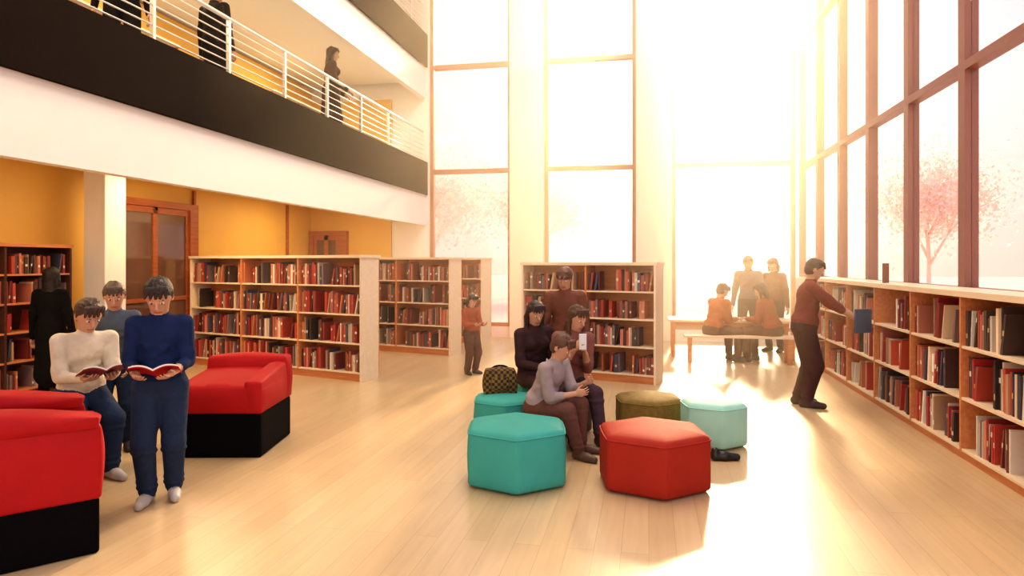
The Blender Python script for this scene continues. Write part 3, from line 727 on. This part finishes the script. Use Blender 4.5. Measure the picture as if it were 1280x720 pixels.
# ================================================================== LIGHT
sd = Vector((.075, .93, .17)).normalized()
w = bpy.data.worlds.new('World'); SC.world = w; w.use_nodes = True; nt = w.node_tree; nt.nodes.clear()
out = nt.nodes.new('ShaderNodeOutputWorld'); bg = nt.nodes.new('ShaderNodeBackground')
tc = nt.nodes.new('ShaderNodeTexCoord'); dp = nt.nodes.new('ShaderNodeVectorMath'); dp.operation = 'DOT_PRODUCT'
nv = nt.nodes.new('ShaderNodeVectorMath'); nv.operation = 'NORMALIZE'
nt.links.new(tc.outputs['Generated'], nv.inputs[0]); nt.links.new(nv.outputs[0], dp.inputs[0]); dp.inputs[1].default_value = sd
sp = nt.nodes.new('ShaderNodeSeparateXYZ'); nt.links.new(nv.outputs[0], sp.inputs[0])
cr = nt.nodes.new('ShaderNodeValToRGB'); E = cr.color_ramp.elements
E[0].position = 0.0; E[0].color = (.94, .64, .57, 1); E[1].position = .6; E[1].color = (.48, .58, .84, 1)
x = E.new(.2); x.color = (.84, .74, .78, 1)
nt.links.new(sp.outputs[2], cr.inputs[0])
def mth(op, a, b):
    n = nt.nodes.new('ShaderNodeMath'); n.operation = op
    for i, v in enumerate((a, b)):
        if isinstance(v, (int, float)): n.inputs[i].default_value = v
        else: nt.links.new(v, n.inputs[i])
    return n.outputs[0]
dm = mth('MAXIMUM', dp.outputs['Value'], 0.0)
def addv(prev, fac, col):
    v = nt.nodes.new('ShaderNodeVectorMath'); v.operation = 'SCALE'; v.inputs[0].default_value = col; nt.links.new(fac, v.inputs['Scale'])
    a = nt.nodes.new('ShaderNodeVectorMath'); a.operation = 'ADD'; nt.links.new(prev, a.inputs[0]); nt.links.new(v.outputs[0], a.inputs[1]); return a.outputs[0]
c0 = addv(cr.outputs[0], mth('MULTIPLY', mth('POWER', dm, 16), .85), (1.0, .72, .40))
c0 = addv(c0, mth('MULTIPLY', mth('POWER', dm, 80), 5.0), (1.0, .74, .38))
c0 = addv(c0, mth('MULTIPLY', mth('POWER', dm, 700), 16), (1, .90, .68))
rear_fill = mth('MAXIMUM', mth('MULTIPLY', sp.outputs[1], -1.0), 0.0)  # extra sky brightness added behind the camera as interior fill
c0 = addv(c0, mth('MULTIPLY', rear_fill, 1.25), (1.0, .88, .76))
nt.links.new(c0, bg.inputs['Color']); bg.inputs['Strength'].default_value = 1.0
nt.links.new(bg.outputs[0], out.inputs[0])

def lamp(name, typ, loc, energy, col, size=1.0, direction=None, sizey=None, angle=None):
    l = bpy.data.lights.new(name, typ); l.energy = energy; l.color = col
    if typ == 'AREA': l.size = size
    if typ == 'AREA' and sizey: l.shape = 'RECTANGLE'; l.size_y = sizey
    if angle is not None: l.angle = angle
    o = bpy.data.objects.new(name, l); o.location = loc
    if direction is not None: o.rotation_euler = Vector(direction).to_track_quat('-Z', 'Y').to_euler()
    return link(o)
lamp('sun', 'SUN', (1, 30, 12), 6.8, (1.0, .68, .37), direction=(-.09, -.93, -.34), angle=math.radians(5))
for y in (4.5, 8.2, 12.0):  # unseen fill panels added under both balcony slabs for a warm wall glow
    lamp('balcony_fill', 'AREA', (-6.0, y, 2.83), 50, (1.0, .78, .45), 1.2, (0, 0, -1))
    lamp('balcony_fill', 'AREA', (-6.2, y, 5.52), 45, (1.0, .82, .5), 1.2, (0, 0, -1))
for y in (5.5, 8.5, 11.5):  # unseen fill panels added overhead to brighten the interior
    lamp('atrium_fill', 'AREA', (-.9, y, 8.95), 210, (1.0, .88, .72), 3.0, (0, 0, -1))

# added scatter volume imitating veiling glare in the window half of the atrium
hz = bpy.data.materials.new('glare_haze'); hz.use_nodes = True; nt = hz.node_tree; nt.nodes.clear()
oo = nt.nodes.new('ShaderNodeOutputMaterial'); vs = nt.nodes.new('ShaderNodeVolumeScatter')
vs.inputs['Color'].default_value = (1.0, .84, .64, 1); vs.inputs['Density'].default_value = .036; vs.inputs['Anisotropy'].default_value = .80
nt.links.new(vs.outputs[0], oo.inputs['Volume'])
boxes('glare_haze', [(-4.6, 2.88, 6.2, YB-.15, .001, ZC-.1)], [hz])

# ================================================================== CAMERA
cam = bpy.data.cameras.new('camera'); co = bpy.data.objects.new('camera', cam); COL.objects.link(co)
cam.sensor_width = 36; cam.lens = 36*850/1280; cam.shift_y = -32/1280
co.location = (0, 0, 1.6); co.rotation_euler = (math.radians(90), 0, math.atan(171/850))
cam.clip_end = 300
SC.camera = co
SC.view_settings.view_transform = 'Standard'
try: SC.view_settings.look = 'Medium High Contrast'
except Exception as ex: print('look', ex)
SC.view_settings.exposure = -0.12
print('build seconds', time.time()-T0)
